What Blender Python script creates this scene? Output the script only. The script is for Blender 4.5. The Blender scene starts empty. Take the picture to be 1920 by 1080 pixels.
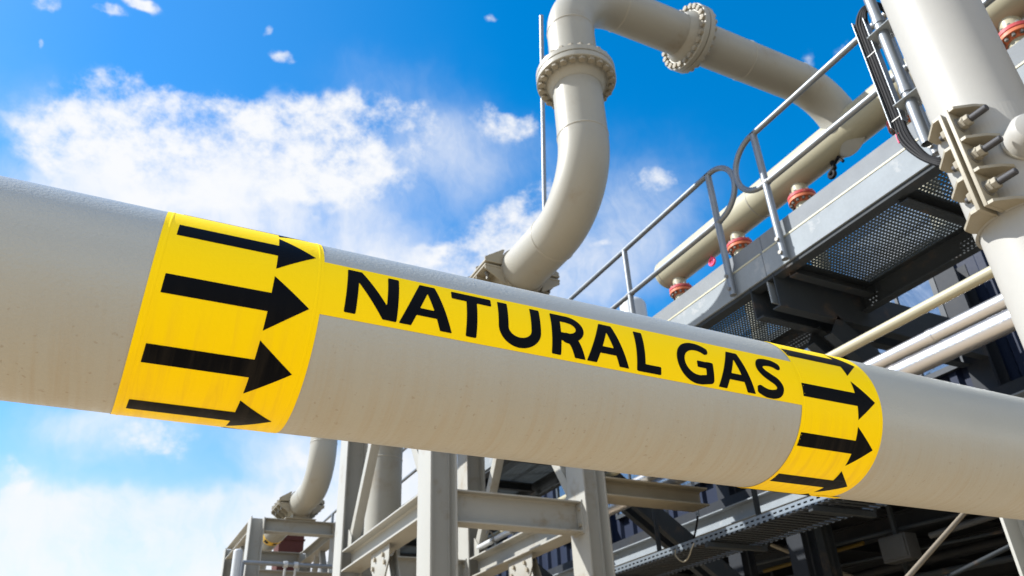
import bpy, bmesh, math, random
from mathutils import Vector, Matrix
random.seed(4)
S = bpy.context.scene
COL = S.collection
V = Vector
PI = math.pi
R = math.radians

# ------------------------------------------------------------------ camera (world origin is at the camera; ground lies 1.6 m below)
cam_d = bpy.data.cameras.new('camera')
cam = bpy.data.objects.new('camera', cam_d)
COL.objects.link(cam)
cr = V((0.89157765, -0.45064595, -0.04480541))
cu = V((-0.19343073, -0.46840401, 0.86208018))
cf = V((0.40947998, 0.75994468, 0.50478732))
m = Matrix((cr, cu, -cf)).transposed().to_4x4()
cam.matrix_world = m
cam_d.sensor_width = 36.0
cam_d.lens = 1484.463 * 36.0 / 1920.0
cam_d.clip_start = 0.02
cam_d.clip_end = 5000.0
cam_d.dof.use_dof = True
cam_d.dof.focus_distance = 1.25
cam_d.dof.aperture_fstop = 11.0
S.camera = cam
GZ = -1.6

# ------------------------------------------------------------------ light
SUN_EL, SUN_AZ = R(42.0), math.atan2(-0.866, 0.5)     # azimuth measured from +Y towards +X
sv = V((math.sin(SUN_AZ) * math.cos(SUN_EL), math.cos(SUN_AZ) * math.cos(SUN_EL), math.sin(SUN_EL)))
sun_d = bpy.data.lights.new('sun', 'SUN')
sun_d.energy = 5.0
sun_d.angle = R(0.5)
sun_d.color = (1.0, 0.985, 0.95)
sun = bpy.data.objects.new('sun', sun_d)
COL.objects.link(sun)
sun.rotation_euler = (-sv).to_track_quat('-Z', 'Y').to_euler()
sun.location = sv * 60

S.view_settings.view_transform = 'Standard'
S.view_settings.look = 'None'
S.view_settings.exposure = 0.95
S.view_settings.gamma = 1.0
S.view_settings.use_curve_mapping = False
S.cycles.max_bounces = 8
S.cycles.use_denoising = True

# ------------------------------------------------------------------ node helpers
class NT:
    def __init__(s, tree):
        s.t = tree
        s.n = tree.nodes
        s.n.clear()
    def node(s, kind, **k):
        n = s.n.new(kind)
        for a, b in k.items():
            setattr(n, a, b)
        return n
    def put(s, sock, v):
        if hasattr(v, 'is_linked') or isinstance(v, bpy.types.NodeSocket):
            s.t.links.new(v, sock)
        elif v is not None:
            sock.default_value = v
    def math(s, op, a, b=None, c=None, clamp=False):
        n = s.node('ShaderNodeMath', operation=op, use_clamp=clamp)
        for i, v in enumerate((a, b, c)):
            if v is not None:
                s.put(n.inputs[i], v)
        return n.outputs[0]
    def mix(s, f, a, b, kind='MIX'):
        n = s.node('ShaderNodeMix', data_type='RGBA', blend_type=kind)
        s.put(n.inputs[0], f)
        s.put(n.inputs[6], a)
        s.put(n.inputs[7], b)
        return n.outputs[2]
    def ramp(s, f, lo, hi):
        n = s.node('ShaderNodeMapRange', interpolation_type='SMOOTHSTEP')
        s.put(n.inputs[0], f)
        n.inputs[1].default_value = lo
        n.inputs[2].default_value = hi
        return n.outputs[0]
    def noise(s, vec, scale, detail=4.0, rough=0.5, dist=0.0):
        n = s.node('ShaderNodeTexNoise')
        if vec is not None:
            s.t.links.new(vec, n.inputs['Vector'])
        n.inputs['Scale'].default_value = scale
        n.inputs['Detail'].default_value = detail
        n.inputs['Roughness'].default_value = rough
        n.inputs['Distortion'].default_value = dist
        return n.outputs[0]
    def mapping(s, vec, scale=(1, 1, 1), loc=(0, 0, 0), rot=(0, 0, 0)):
        n = s.node('ShaderNodeMapping')
        s.t.links.new(vec, n.inputs[0])
        n.inputs['Location'].default_value = loc
        n.inputs['Rotation'].default_value = rot
        n.inputs['Scale'].default_value = scale
        return n.outputs[0]

def rgba(c):
    return (c[0], c[1], c[2], 1.0)

# ------------------------------------------------------------------ sky: Nishita atmosphere with clouds laid out by compass direction and height
W = bpy.data.worlds.new('World')
S.world = W
W.use_nodes = True
N = NT(W.node_tree)
tc = N.node('ShaderNodeTexCoord').outputs['Generated']
sky = N.node('ShaderNodeTexSky', sky_type='NISHITA', sun_disc=False)
sky.sun_elevation = SUN_EL
sky.sun_rotation = SUN_AZ
sky.altitude = 300
sky.air_density = 1.0
sky.dust_density = 0.6
sky.ozone_density = 2.5
hs = N.node('ShaderNodeHueSaturation')
hs.inputs['Hue'].default_value = 0.496
hs.inputs['Saturation'].default_value = 1.55
hs.inputs['Value'].default_value = 0.9
W.node_tree.links.new(sky.outputs[0], hs.inputs['Color'])
sep = N.node('ShaderNodeSeparateXYZ')
W.node_tree.links.new(tc, sep.inputs[0])
az = N.math('MULTIPLY', N.math('ARCTAN2', sep.outputs[0], sep.outputs[1]), 180 / PI)
el = N.math('MULTIPLY', N.math('ARCSINE', sep.outputs[2]), 180 / PI)
# (azimuth, elevation, half width, half height, weight) in degrees
CUMULUS = [(-2.41, 36.96, 6.81, 2.65, 1.1), (-6.9, 36.33, 2.85, 1.75, 0.8), (-0.67, 39.68, 4.16, 1.5, 0.9), (4.05, 37.93, 4.77, 2.61, 1), (12.33, 40.15, 6.24, 2.34, 1), (15.99, 42.48, 3.75, 1.44, 0.9), (9.92, 37.31, 6.87, 1.81, 0.5), (19.59, 39.53, 3.91, 1.86, 0.4), (28.9, 42.29, 2.54, 1.32, 1), (28.12, 34.57, 2.8, 2.29, 1), (31.13, 36.71, 1.9, 1.51, 0.6), (18.22, 32.86, 2.93, 1.29, 1.05), (23.65, 32.18, 2.95, 1.31, 1.05), (41.43, 37.11, 2.48, 0.88, 0.95), (35.35, 32.79, 1.08, 0.49, 0.8), (-12.04, 43.41, 1.25, 0.64, 1.1), (-7.38, 44.59, 1.32, 0.52, 1.1), (-5.34, 46.16, 1.23, 0.55, 1.1), (4.75, 46.31, 0.81, 0.36, 0.8), (7.15, 45.42, 1.25, 0.41, 0.8), (27.56, 49.22, 1.06, 0.38, 0.8), (-10.99, 41.35, 0.48, 0.27, 0.8), (56.53, 41.51, 0.88, 0.39, 0.55), (59.67, 41.48, 1.06, 0.44, 0.5), (-5.47, 15.54, 1.28, 0.76, 0.8), (2.77, 18.69, 2.38, 1.35, 0.7), (12.12, 18.24, 2.25, 1.07, 0.6)]
WISPS = [(58.27, 27.66, 3.83, 2.63, 1.0), (-10.84, 38.05, 3.04, 2.11, 0.3), (-4.03, 33.03, 5.93, 1.98, 0.6), (0.81, 33.71, 8.12, 2.76, 0.75), (10.17, 35.48, 10.93, 3.64, 0.85), (23.52, 40.35, 7.46, 2.59, 0.55), (39.54, 35.86, 5.77, 3.32, 0.55), (33.82, 31.5, 6.58, 3.43, 0.7), (26.94, 29.6, 6.62, 2.31, 0.4), (16.82, 44.89, 6.24, 2.12, 0.25), (18.45, 32.68, 5.43, 1.52, 0.45), (5.07, 11.21, 16.7, 2.74, 1.3), (-0.95, 18.99, 4.6, 1.97, 0.8), (12.12, 18.24, 4.15, 2.15, 0.75), (15.74, 14.77, 4.87, 2.84, 0.9), (19.8, 16.9, 5.05, 3.3, 0.9), (-3.38, 12.34, 5.02, 2.12, 0.95), (5.93, 20.71, 4.39, 1.23, 0.35), (3.49, 14.71, 7.5, 0.82, 0.45), (-5.38, 14.62, 1.41, 1.21, 0.3)]
#SKYDATA
def blobs(lst, azv, elv):
    tot = None
    for (a, e, sa, se, w) in lst:
        da = N.math('MULTIPLY', N.math('SUBTRACT', azv, a), 1.0 / sa)
        de = N.math('MULTIPLY', N.math('SUBTRACT', elv, e), 1.0 / se)
        q = N.math('ADD', N.math('MULTIPLY', da, da), N.math('MULTIPLY', de, de))
        g = N.math('MULTIPLY', N.math('EXPONENT', N.math('MULTIPLY', q, -0.75)), w)
        tot = g if tot is None else N.math('ADD', tot, g)
    return tot
warp1 = N.math('SUBTRACT', N.noise(tc, 8.0, 4.0, 0.6), 0.5)
warp2 = N.math('SUBTRACT', N.noise(N.mapping(tc, loc=(3.1, 7.7, 1.3)), 8.0, 4.0, 0.6), 0.5)
azw = N.math('ADD', az, N.math('MULTIPLY', warp1, 7.0))
elw = N.math('ADD', el, N.math('MULTIPLY', warp2, 6.0))
fb = N.noise(N.mapping(tc, scale=(1, 1, 1.25)), 10.0, 10.0, 0.62)
fd = N.noise(N.mapping(tc, scale=(1, 1, 1.3), loc=(2, 5, 1)), 30.0, 8.0, 0.65)
# fallstreaks: long, slanting, fibrous
cae = N.node('ShaderNodeCombineXYZ')
N.put(cae.inputs[0], N.math('ADD', N.math('MULTIPLY', azw, 0.11), N.math('MULTIPLY', elw, 0.03)))
N.put(cae.inputs[1], N.math('SUBTRACT', N.math('MULTIPLY', elw, 0.05), N.math('MULTIPLY', azw, 0.02)))
fs = N.noise(cae.outputs[0], 2.2, 9.0, 0.62, 0.25)
fw = N.noise(N.mapping(tc, scale=(1, 1, 1.6), loc=(7, 3, 2)), 5.0, 10.0, 0.62, 0.3)
cum = blobs(CUMULUS, azw, elw)
wis = blobs(WISPS, azw, elw)
nz = N.math('ADD', N.math('MULTIPLY', N.math('SUBTRACT', fb, 0.5), 2.3), N.math('MULTIPLY', N.math('SUBTRACT', fd, 0.5), 1.5))
cd = N.math('ADD', N.math('MINIMUM', cum, 0.74), nz)
cum_d = N.math('MULTIPLY', N.ramp(cd, 0.25, 1.12), N.ramp(cum, 0.1, 0.5))
wd = N.math('MULTIPLY', N.math('MINIMUM', N.math('MAXIMUM', wis, 0.0), 1.15), N.math('ADD', -0.35, N.math('MULTIPLY', N.math('ADD', N.math('MULTIPLY', fs, 0.6), N.math('MULTIPLY', fw, 0.4)), 2.5)))
wis_d = N.math('MULTIPLY', N.ramp(wd, 0.0, 1.25), 0.92)
# unseen broken clouds behind the camera and overhead, thickened and brightened as fill light
fill_cloud = N.ramp(N.noise(N.mapping(tc, scale=(1, 1, 2.0)), 2.2, 8.0, 0.6), 0.40, 0.62)
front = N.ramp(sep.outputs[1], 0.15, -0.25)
fill_cloud = N.math('MULTIPLY', N.math('MULTIPLY', fill_cloud, front), 0.92)
hz = N.math('MULTIPLY', N.ramp(el, 30.0, 2.0), 0.62)
veil = N.math('MULTIPLY', N.ramp(az, 32.0, -12.0), 0.07)
inv = lambda a: N.math('SUBTRACT', 1.0, a)
clear = N.math('MULTIPLY', N.math('MULTIPLY', inv(cum_d), inv(wis_d)), inv(N.math('MAXIMUM', hz, veil)))
dens = inv(clear)
CLOUD = (3.3, 3.36, 3.45, 1)
skyc = N.mix(dens, hs.outputs[0], CLOUD)
skyc = N.mix(fill_cloud, skyc, (5.5, 5.75, 6.1, 1))      # front-lit clouds opposite the sun, out of view and brightened for fill
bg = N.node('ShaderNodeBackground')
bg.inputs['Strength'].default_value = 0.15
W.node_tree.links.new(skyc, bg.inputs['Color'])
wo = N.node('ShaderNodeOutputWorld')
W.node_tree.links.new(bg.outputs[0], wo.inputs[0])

# ------------------------------------------------------------------ materials
MATS = {}
def material(name, color, rough=0.5, metal=0.0, vary=0.12, vscale=3.0, bump=0.0, bscale=60.0, dirt=None, dirt_lo=0.58, dirt_hi=0.75, dirt_scale=2.5, stretch=(1, 1, 1), spec=0.25, coat=0.0):
    mt = bpy.data.materials.new(name)
    mt.use_nodes = True
    n = NT(mt.node_tree)
    out = n.node('ShaderNodeOutputMaterial')
    b = n.node('ShaderNodeBsdfPrincipled')
    mt.node_tree.links.new(b.outputs[0], out.inputs[0])
    co = n.node('ShaderNodeTexCoord').outputs['Object']
    co2 = n.mapping(co, scale=stretch)
    f1 = n.noise(co2, vscale, 6.0, 0.6)
    f2 = n.noise(co, vscale * 11, 5.0, 0.6)
    f = n.math('ADD', n.math('MULTIPLY', f1, 0.65), n.math('MULTIPLY', f2, 0.35))
    lo = tuple(c * (1 - vary * 1.6) for c in color)
    hi = tuple(min(1, c * (1 + vary * 1.6)) for c in color)
    c = n.mix(f, rgba(lo), rgba(hi))
    if dirt:
        d = n.ramp(n.noise(n.mapping(co, scale=stretch, loc=(5, 2, 9)), dirt_scale, 8.0, 0.65), dirt_lo, dirt_hi)
        c = n.mix(n.math('MULTIPLY', d, 0.75), c, rgba(dirt))
    mt.node_tree.links.new(c, b.inputs['Base Color'])
    rr = n.math('ADD', rough - 0.07, n.math('MULTIPLY', f2, 0.14))
    mt.node_tree.links.new(rr, b.inputs['Roughness'])
    b.inputs['Metallic'].default_value = metal
    b.inputs['Specular IOR Level'].default_value = spec
    b.inputs['Coat Weight'].default_value = coat
    if bump > 0:
        bp = n.node('ShaderNodeBump')
        bp.inputs['Strength'].default_value = bump
        bp.inputs['Distance'].default_value = 0.004
        mt.node_tree.links.new(n.noise(co, bscale, 3.0, 0.5), bp.inputs['Height'])
        mt.node_tree.links.new(bp.outputs[0], b.inputs['Normal'])
    MATS[name] = mt
    return mt

CREAM = (0.27, 0.26, 0.222)
material('pipe_paint', CREAM, 0.46, vary=0.05, vscale=1.6, bump=0.06, bscale=90, dirt=(0.2, 0.155, 0.1), dirt_lo=0.54, dirt_hi=0.8, dirt_scale=2.2)
material('header_paint', (0.33, 0.305, 0.215), 0.4, vary=0.06, vscale=1.5, bump=0.05, bscale=80, dirt=(0.2, 0.165, 0.11), dirt_lo=0.62, dirt_hi=0.84)
material('column_paint', (0.3, 0.292, 0.268), 0.5, vary=0.04, vscale=2.0, bump=0.12, bscale=160, dirt=(0.22, 0.18, 0.13), dirt_lo=0.66, dirt_hi=0.86)
material('clamp_paint', (0.25, 0.222, 0.165), 0.45, vary=0.09, vscale=9, bump=0.1, bscale=120, dirt=(0.17, 0.09, 0.04), dirt_lo=0.62, dirt_hi=0.8, dirt_scale=7)
material('steel_paint', (0.285, 0.278, 0.248), 0.5, vary=0.06, vscale=2.2, bump=0.05, bscale=70, dirt=(0.2, 0.155, 0.1), dirt_lo=0.54, dirt_hi=0.76, dirt_scale=4.0)
material('weld_metal', (0.3, 0.285, 0.24), 0.42, vary=0.1, vscale=60, bump=0.5, bscale=140)
material('stud_steel', (0.05, 0.05, 0.054), 0.6, 0.1, vary=0.2, vscale=60, bump=0.3, bscale=400)
material('nut_paint', (0.25, 0.225, 0.175), 0.65, 0.0, vary=0.15, vscale=40)
material('dark_nut', (0.2, 0.19, 0.17), 0.45, 0.4, vary=0.25, vscale=40)
material('gasket', (0.05, 0.045, 0.04), 0.7, vary=0.2)
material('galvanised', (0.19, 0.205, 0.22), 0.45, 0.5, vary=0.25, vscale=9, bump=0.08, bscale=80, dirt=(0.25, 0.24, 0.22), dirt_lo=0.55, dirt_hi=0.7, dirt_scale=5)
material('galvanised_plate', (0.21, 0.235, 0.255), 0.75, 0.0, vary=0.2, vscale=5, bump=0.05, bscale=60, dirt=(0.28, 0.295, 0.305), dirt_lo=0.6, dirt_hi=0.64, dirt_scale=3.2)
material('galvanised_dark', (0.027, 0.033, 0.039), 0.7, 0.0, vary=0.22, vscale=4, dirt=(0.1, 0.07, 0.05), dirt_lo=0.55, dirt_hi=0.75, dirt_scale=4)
material('toe_plate', (0.165, 0.18, 0.195), 0.75, 0.0, vary=0.2, vscale=6)
material('tray_plain', (0.18, 0.2, 0.22), 0.45, 0.4, vary=0.15)
material('grating_steel', (0.075, 0.095, 0.11), 0.55, 0.2, vary=0.2, vscale=6)
material('aluminium_cladding', (0.6, 0.6, 0.62), 0.32, 0.9, vary=0.03, vscale=4)
material('flange_red', (0.42, 0.065, 0.07), 0.55, vary=0.14, vscale=14, dirt=(0.5, 0.2, 0.14), dirt_lo=0.55, dirt_hi=0.75, dirt_scale=12)
material('flange_orange', (0.5, 0.14, 0.065), 0.5, vary=0.16, vscale=14)
material('tag_pink', (0.75, 0.07, 0.16), 0.5, vary=0.1)
material('cable_black', (0.008, 0.008, 0.009), 0.6, spec=0.12, vary=0.2, vscale=20)
material('cable_green', (0.25, 0.42, 0.05), 0.5, vary=0.2)
material('cable_tie', (0.6, 0.6, 0.58), 0.5, vary=0.1)
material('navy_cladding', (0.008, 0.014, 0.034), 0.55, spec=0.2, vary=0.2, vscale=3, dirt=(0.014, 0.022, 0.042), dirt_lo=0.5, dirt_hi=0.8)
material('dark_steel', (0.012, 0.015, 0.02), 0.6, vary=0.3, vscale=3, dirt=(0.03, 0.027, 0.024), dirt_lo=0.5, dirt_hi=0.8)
material('near_black', (0.006, 0.007, 0.008), 0.8, vary=0.3, vscale=2)  # even near-black for the undercroft's rear and side walls
material('window_frame', (0.05, 0.055, 0.06), 0.4, vary=0.1)
material('brick_red', (0.055, 0.016, 0.012), 0.9, vary=0.2, vscale=3, dirt=(0.08, 0.033, 0.026), dirt_lo=0.5, dirt_hi=0.8)
material('white_paint', (0.42, 0.43, 0.43), 0.35, vary=0.05, vscale=5, dirt=(0.45, 0.42, 0.36), dirt_lo=0.66, dirt_hi=0.86, dirt_scale=5)
material('cream_stripe', (0.42, 0.4, 0.29), 0.5, vary=0.12, vscale=12)
material('grey_box', (0.06, 0.063, 0.066), 0.5, vary=0.1)
material('band_yellow_tag', (0.7, 0.42, 0.02), 0.4, vary=0.06)
material('earth_paint', (0.09, 0.06, 0.008), 0.6, vary=0.1)
material('rod_paint', (0.2, 0.17, 0.13), 0.5, vary=0.15)
material('gravel', (0.4, 0.31, 0.2), 0.9, vary=0.25, vscale=1.2, bump=0.6, bscale=30, dirt=(0.28, 0.24, 0.2), dirt_lo=0.5, dirt_hi=0.7, dirt_scale=0.6)
material('concrete', (0.33, 0.31, 0.28), 0.85, vary=0.15, vscale=2, bump=0.2, bscale=50)

def glass_mat():
    mt = bpy.data.materials.new('window_glass')
    mt.use_nodes = True
    n = NT(mt.node_tree)
    out = n.node('ShaderNodeOutputMaterial')
    b = n.node('ShaderNodeBsdfPrincipled')
    mt.node_tree.links.new(b.outputs[0], out.inputs[0])
    co = n.node('ShaderNodeTexCoord').outputs['Object']
    b.inputs['Base Color'].default_value = (0.17, 0.21, 0.25, 1)
    b.inputs['Metallic'].default_value = 0.85
    b.inputs['Roughness'].default_value = 0.12
    bp = n.node('ShaderNodeBump')
    bp.inputs['Strength'].default_value = 0.5
    bp.inputs['Distance'].default_value = 0.05
    mt.node_tree.links.new(n.noise(co, 2.5, 3.0, 0.5, 1.0), bp.inputs['Height'])
    mt.node_tree.links.new(bp.outputs[0], b.inputs['Normal'])
    MATS['window_glass'] = mt
glass_mat()

def perforated(name, base, pu, pv, slot, row_off=0.0):
    """galvanised sheet with rows of slots along Y (object space), real see-through openings"""
    mt = bpy.data.materials.new(name)
    mt.use_nodes = True
    n = NT(mt.node_tree)
    out = n.node('ShaderNodeOutputMaterial')
    b = n.node('ShaderNodeBsdfPrincipled')
    b.inputs['Base Color'].default_value = rgba(base)
    b.inputs['Metallic'].default_value = 0.5
    b.inputs['Roughness'].default_value = 0.45
    co = n.node('ShaderNodeTexCoord').outputs['Object']
    sp = n.node('ShaderNodeSeparateXYZ')
    mt.node_tree.links.new(co, sp.inputs[0])
    u = n.math('FRACT', n.math('DIVIDE', sp.outputs[1], pu))
    v = n.math('FRACT', n.math('DIVIDE', sp.outputs[2], pv))
    a = n.math('LESS_THAN', n.math('ABSOLUTE', n.math('SUBTRACT', u, 0.5)), slot[0])
    c = n.math('LESS_THAN', n.math('ABSOLUTE', n.math('SUBTRACT', v, 0.5)), slot[1])
    hole = n.math('MULTIPLY', a, c)
    tr = n.node('ShaderNodeBsdfTransparent')
    mx = n.node('ShaderNodeMixShader')
    mt.node_tree.links.new(hole, mx.inputs[0])
    mt.node_tree.links.new(b.outputs[0], mx.inputs[1])
    mt.node_tree.links.new(tr.outputs[0], mx.inputs[2])
    mt.node_tree.links.new(mx.outputs[0], out.inputs[0])
    MATS[name] = mt
perforated('tray_sheet', (0.17, 0.2, 0.23), 0.062, 0.0325, (0.28, 0.2))

# the gas pipe's own paint: orange-peel skin, dirt run down and dried on its underside, with warm ground bounce painted in
def gas_paint():
    mt = bpy.data.materials.new('gas_pipe_paint')
    mt.use_nodes = True
    n = NT(mt.node_tree)
    out = n.node('ShaderNodeOutputMaterial')
    b = n.node('ShaderNodeBsdfPrincipled')
    mt.node_tree.links.new(b.outputs[0], out.inputs[0])
    co = n.node('ShaderNodeTexCoord').outputs['Object']
    sp = n.node('ShaderNodeSeparateXYZ')
    mt.node_tree.links.new(co, sp.inputs[0])
    f1 = n.noise(co, 5.0, 6.0, 0.6)
    col = n.mix(f1, (0.345, 0.345, 0.308, 1), (0.39, 0.39, 0.352, 1))
    # run marks: fine along the pipe, long round it, slightly slanted
    xs = n.math('ADD', sp.outputs[0], n.math('MULTIPLY', sp.outputs[2], 0.12))
    cv = n.node('ShaderNodeCombineXYZ')
    n.put(cv.inputs[0], n.math('MULTIPLY', xs, 120.0))
    n.put(cv.inputs[1], n.math('MULTIPLY', sp.outputs[1], 5.0))
    n.put(cv.inputs[2], n.math('MULTIPLY', sp.outputs[2], 5.0))
    st = n.noise(cv.outputs[0], 1.0, 4.0, 0.55, 0.3)
    cv2 = n.node('ShaderNodeCombineXYZ')
    n.put(cv2.inputs[0], n.math('MULTIPLY', xs, 23.0))
    n.put(cv2.inputs[1], n.math('MULTIPLY', sp.outputs[1], 3.0))
    n.put(cv2.inputs[2], n.math('MULTIPLY', sp.outputs[2], 3.0))
    st2 = n.noise(cv2.outputs[0], 1.0, 5.0, 0.6, 0.4)
    low = n.ramp(sp.outputs[2], -0.005, -0.135)         # tan underside: settled dust plus painted bounce light from the ground
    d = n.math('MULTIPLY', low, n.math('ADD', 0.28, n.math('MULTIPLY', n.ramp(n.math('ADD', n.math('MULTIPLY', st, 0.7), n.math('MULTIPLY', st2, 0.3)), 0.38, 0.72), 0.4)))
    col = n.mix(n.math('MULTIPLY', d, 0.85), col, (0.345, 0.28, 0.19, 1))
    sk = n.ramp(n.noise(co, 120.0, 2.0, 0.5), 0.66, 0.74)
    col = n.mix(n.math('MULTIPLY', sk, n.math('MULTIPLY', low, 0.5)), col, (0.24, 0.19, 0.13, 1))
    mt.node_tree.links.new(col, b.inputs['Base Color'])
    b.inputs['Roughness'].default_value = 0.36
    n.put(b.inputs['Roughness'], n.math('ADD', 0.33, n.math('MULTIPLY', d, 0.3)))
    bp = n.node('ShaderNodeBump')
    bp.inputs['Strength'].default_value = 0.36
    bp.inputs['Distance'].default_value = 0.002
    h = n.math('ADD', n.noise(co, 215.0, 2.0, 0.5, 0.4), n.math('MULTIPLY', n.math('MULTIPLY', st, low), 0.3))
    mt.node_tree.links.new(h, bp.inputs['Height'])
    mt.node_tree.links.new(bp.outputs[0], b.inputs['Normal'])
    MATS['gas_pipe_paint'] = mt
gas_paint()

def vinyl(name, color, dust, rough, spec):
    mt = bpy.data.materials.new(name)
    mt.use_nodes = True
    n = NT(mt.node_tree)
    out = n.node('ShaderNodeOutputMaterial')
    b = n.node('ShaderNodeBsdfPrincipled')
    mt.node_tree.links.new(b.outputs[0], out.inputs[0])
    co = n.node('ShaderNodeTexCoord').outputs['Object']
    sp = n.node('ShaderNodeSeparateXYZ')
    mt.node_tree.links.new(co, sp.inputs[0])
    st = n.noise(n.mapping(co, scale=(70, 5, 5)), 1.0, 4.0, 0.6, 0.3)
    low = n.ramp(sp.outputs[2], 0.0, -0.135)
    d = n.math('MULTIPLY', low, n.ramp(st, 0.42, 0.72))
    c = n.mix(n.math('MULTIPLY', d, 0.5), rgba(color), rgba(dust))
    mt.node_tree.links.new(c, b.inputs['Base Color'])
    b.inputs['Roughness'].default_value = rough
    b.inputs['Specular IOR Level'].default_value = spec
    bp = n.node('ShaderNodeBump')
    bp.inputs['Strength'].default_value = 0.22
    bp.inputs['Distance'].default_value = 0.001
    mt.node_tree.links.new(n.math('ADD', n.noise(co, 150.0, 2.0, 0.5), n.math('MULTIPLY', n.noise(n.mapping(co, scale=(30, 2, 2)), 1.0, 3.0), 0.6)), bp.inputs['Height'])
    mt.node_tree.links.new(bp.outputs[0], b.inputs['Normal'])
    MATS[name] = mt
vinyl('label_yellow', (1.0, 0.68, 0.0), (0.8, 0.48, 0.02), 0.42, 0.08)
vinyl('label_black', (0.0015, 0.0018, 0.003), (0.026, 0.021, 0.015), 0.45, 0.06)

# ------------------------------------------------------------------ mesh builder
WL = {}
class MB:
    def __init__(s):
        s.v, s.f = [], []
    def add(s, vs, fs):
        o = len(s.v)
        s.v += [V(p) for p in vs]
        s.f += [tuple(i + o for i in f) for f in fs]
        return s
    def box(s, lo, hi):
        (a, b, c), (d, e, f) = lo, hi
        return s.add([(a, b, c), (d, b, c), (d, e, c), (a, e, c), (a, b, f), (d, b, f), (d, e, f), (a, e, f)],
                     [(0, 3, 2, 1), (4, 5, 6, 7), (0, 1, 5, 4), (1, 2, 6, 5), (2, 3, 7, 6), (3, 0, 4, 7)])
    def prism(s, poly, o, ux, uy, d):
        """polygon (2-D) in the plane o + u*ux + v*uy, pushed along the vector d"""
        o, ux, uy, d = V(o), V(ux), V(uy), V(d)
        n = len(poly)
        a = [o + ux * p[0] + uy * p[1] for p in poly]
        fs = [tuple(range(n))[::-1], tuple(range(n, 2 * n))] + [(i, (i + 1) % n, n + (i + 1) % n, n + i) for i in range(n)]
        if ux.cross(uy).dot(d) < 0:
            fs = [f[::-1] for f in fs]
        return s.add(a + [p + d for p in a], fs)
    def tube(s, pts, r, seg=32, caps=True, rad=None):
        pts = [V(p) for p in pts]
        n = len(pts)
        t0 = (pts[1] - pts[0]).normalized()
        x = t0.orthogonal().normalized()
        rings = []
        tp = t0
        for i, p in enumerate(pts):
            if i == 0: t = t0
            elif i == n - 1: t = (pts[-1] - pts[-2]).normalized()
            else: t = ((pts[i + 1] - p).normalized() + (p - pts[i - 1]).normalized()).normalized()
            x = tp.rotation_difference(t) @ x
            x = (x - t * x.dot(t)).normalized()
            y = t.cross(x)
            tp = t
            rr = rad[i] if rad else r
            rings.append([p + (x * math.cos(2 * PI * k / seg) + y * math.sin(2 * PI * k / seg)) * rr for k in range(seg)])
        vs = [q for g in rings for q in g]
        fs = []
        for i in range(n - 1):
            for k in range(seg):
                k2 = (k + 1) % seg
                fs.append((i * seg + k, i * seg + k2, (i + 1) * seg + k2, (i + 1) * seg + k))
        if caps:
            fs.append(tuple(range(seg))[::-1])
            fs.append(tuple((n - 1) * seg + k for k in range(seg)))
        return s.add(vs, fs)
    def lathe(s, c, ax, prof, seg=48):
        """profile of (distance along the axis, radius) turned round the axis"""
        c, t = V(c), V(ax).normalized()
        x = t.orthogonal().normalized(); y = t.cross(x)
        vs = []
        for z, r in prof:
            vs += [c + t * z + (x * math.cos(2 * PI * k / seg) + y * math.sin(2 * PI * k / seg)) * r for k in range(seg)]
        fs = []
        n = len(prof)
        for i in range(n - 1):
            for k in range(seg):
                k2 = (k + 1) % seg
                fs.append((i * seg + k, i * seg + k2, (i + 1) * seg + k2, (i + 1) * seg + k))
        fs.append(tuple(range(seg))[::-1])
        fs.append(tuple((n - 1) * seg + k for k in range(seg)))
        return s.add(vs, fs)
    def hollow(s, p0, p1, r, ri, seg=32):
        """a short pipe or ring with an open bore"""
        p0, p1 = V(p0), V(p1)
        t = (p1 - p0).normalized()
        x = t.orthogonal().normalized(); y = t.cross(x)
        vs = []
        for p, q in ((p0, r), (p1, r), (p1, ri), (p0, ri)):
            vs += [p + (x * math.cos(2 * PI * k / seg) + y * math.sin(2 * PI * k / seg)) * q for k in range(seg)]
        fs = []
        for a in range(4):
            b = (a + 1) % 4
            for k in range(seg):
                k2 = (k + 1) % seg
                fs.append((a * seg + k, a * seg + k2, b * seg + k2, b * seg + k))
        return s.add(vs, fs)
    def hexa(s, p0, p1, r, turn=0.0):
        p0, p1 = V(p0), V(p1)
        t = (p1 - p0).normalized()
        x = t.orthogonal().normalized(); y = t.cross(x)
        pts = [(math.cos(turn + PI / 3 * k) * r, math.sin(turn + PI / 3 * k) * r) for k in range(6)]
        return s.prism(pts, p0, x, y, p1 - p0)
    def section(s, kind, p0, p1, h, w, tf, tw, up):
        """rolled steel section from p0 to p1; h along 'up', w across"""
        p0, p1, up = V(p0), V(p1), V(up)
        d = p1 - p0
        t = d.normalized()
        up = (up - t * up.dot(t)).normalized()
        sd = t.cross(up)
        H, B = h / 2, w / 2
        if kind == 'I':
            q = tw / 2
            rr = min(0.014, (B - q) * 0.3)
            po = [(-B, -H), (B, -H), (B, -H + tf), (q + rr, -H + tf), (q, -H + tf + rr), (q, H - tf - rr), (q + rr, H - tf), (B, H - tf), (B, H), (-B, H), (-B, H - tf),
                  (-q - rr, H - tf), (-q, H - tf - rr), (-q, -H + tf + rr), (-q - rr, -H + tf), (-B, -H + tf)]
        elif kind == 'C':
            po = [(-B, -H), (B, -H), (B, -H + tf), (-B + tw, -H + tf), (-B + tw, H - tf), (B, H - tf), (B, H), (-B, H)]
        elif kind == 'L':
            po = [(-B, -H), (B, -H), (B, -H + tf), (-B + tw, -H + tf), (-B + tw, H), (-B, H)]
        return s.prism(po, p0, sd, up, d)
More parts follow.
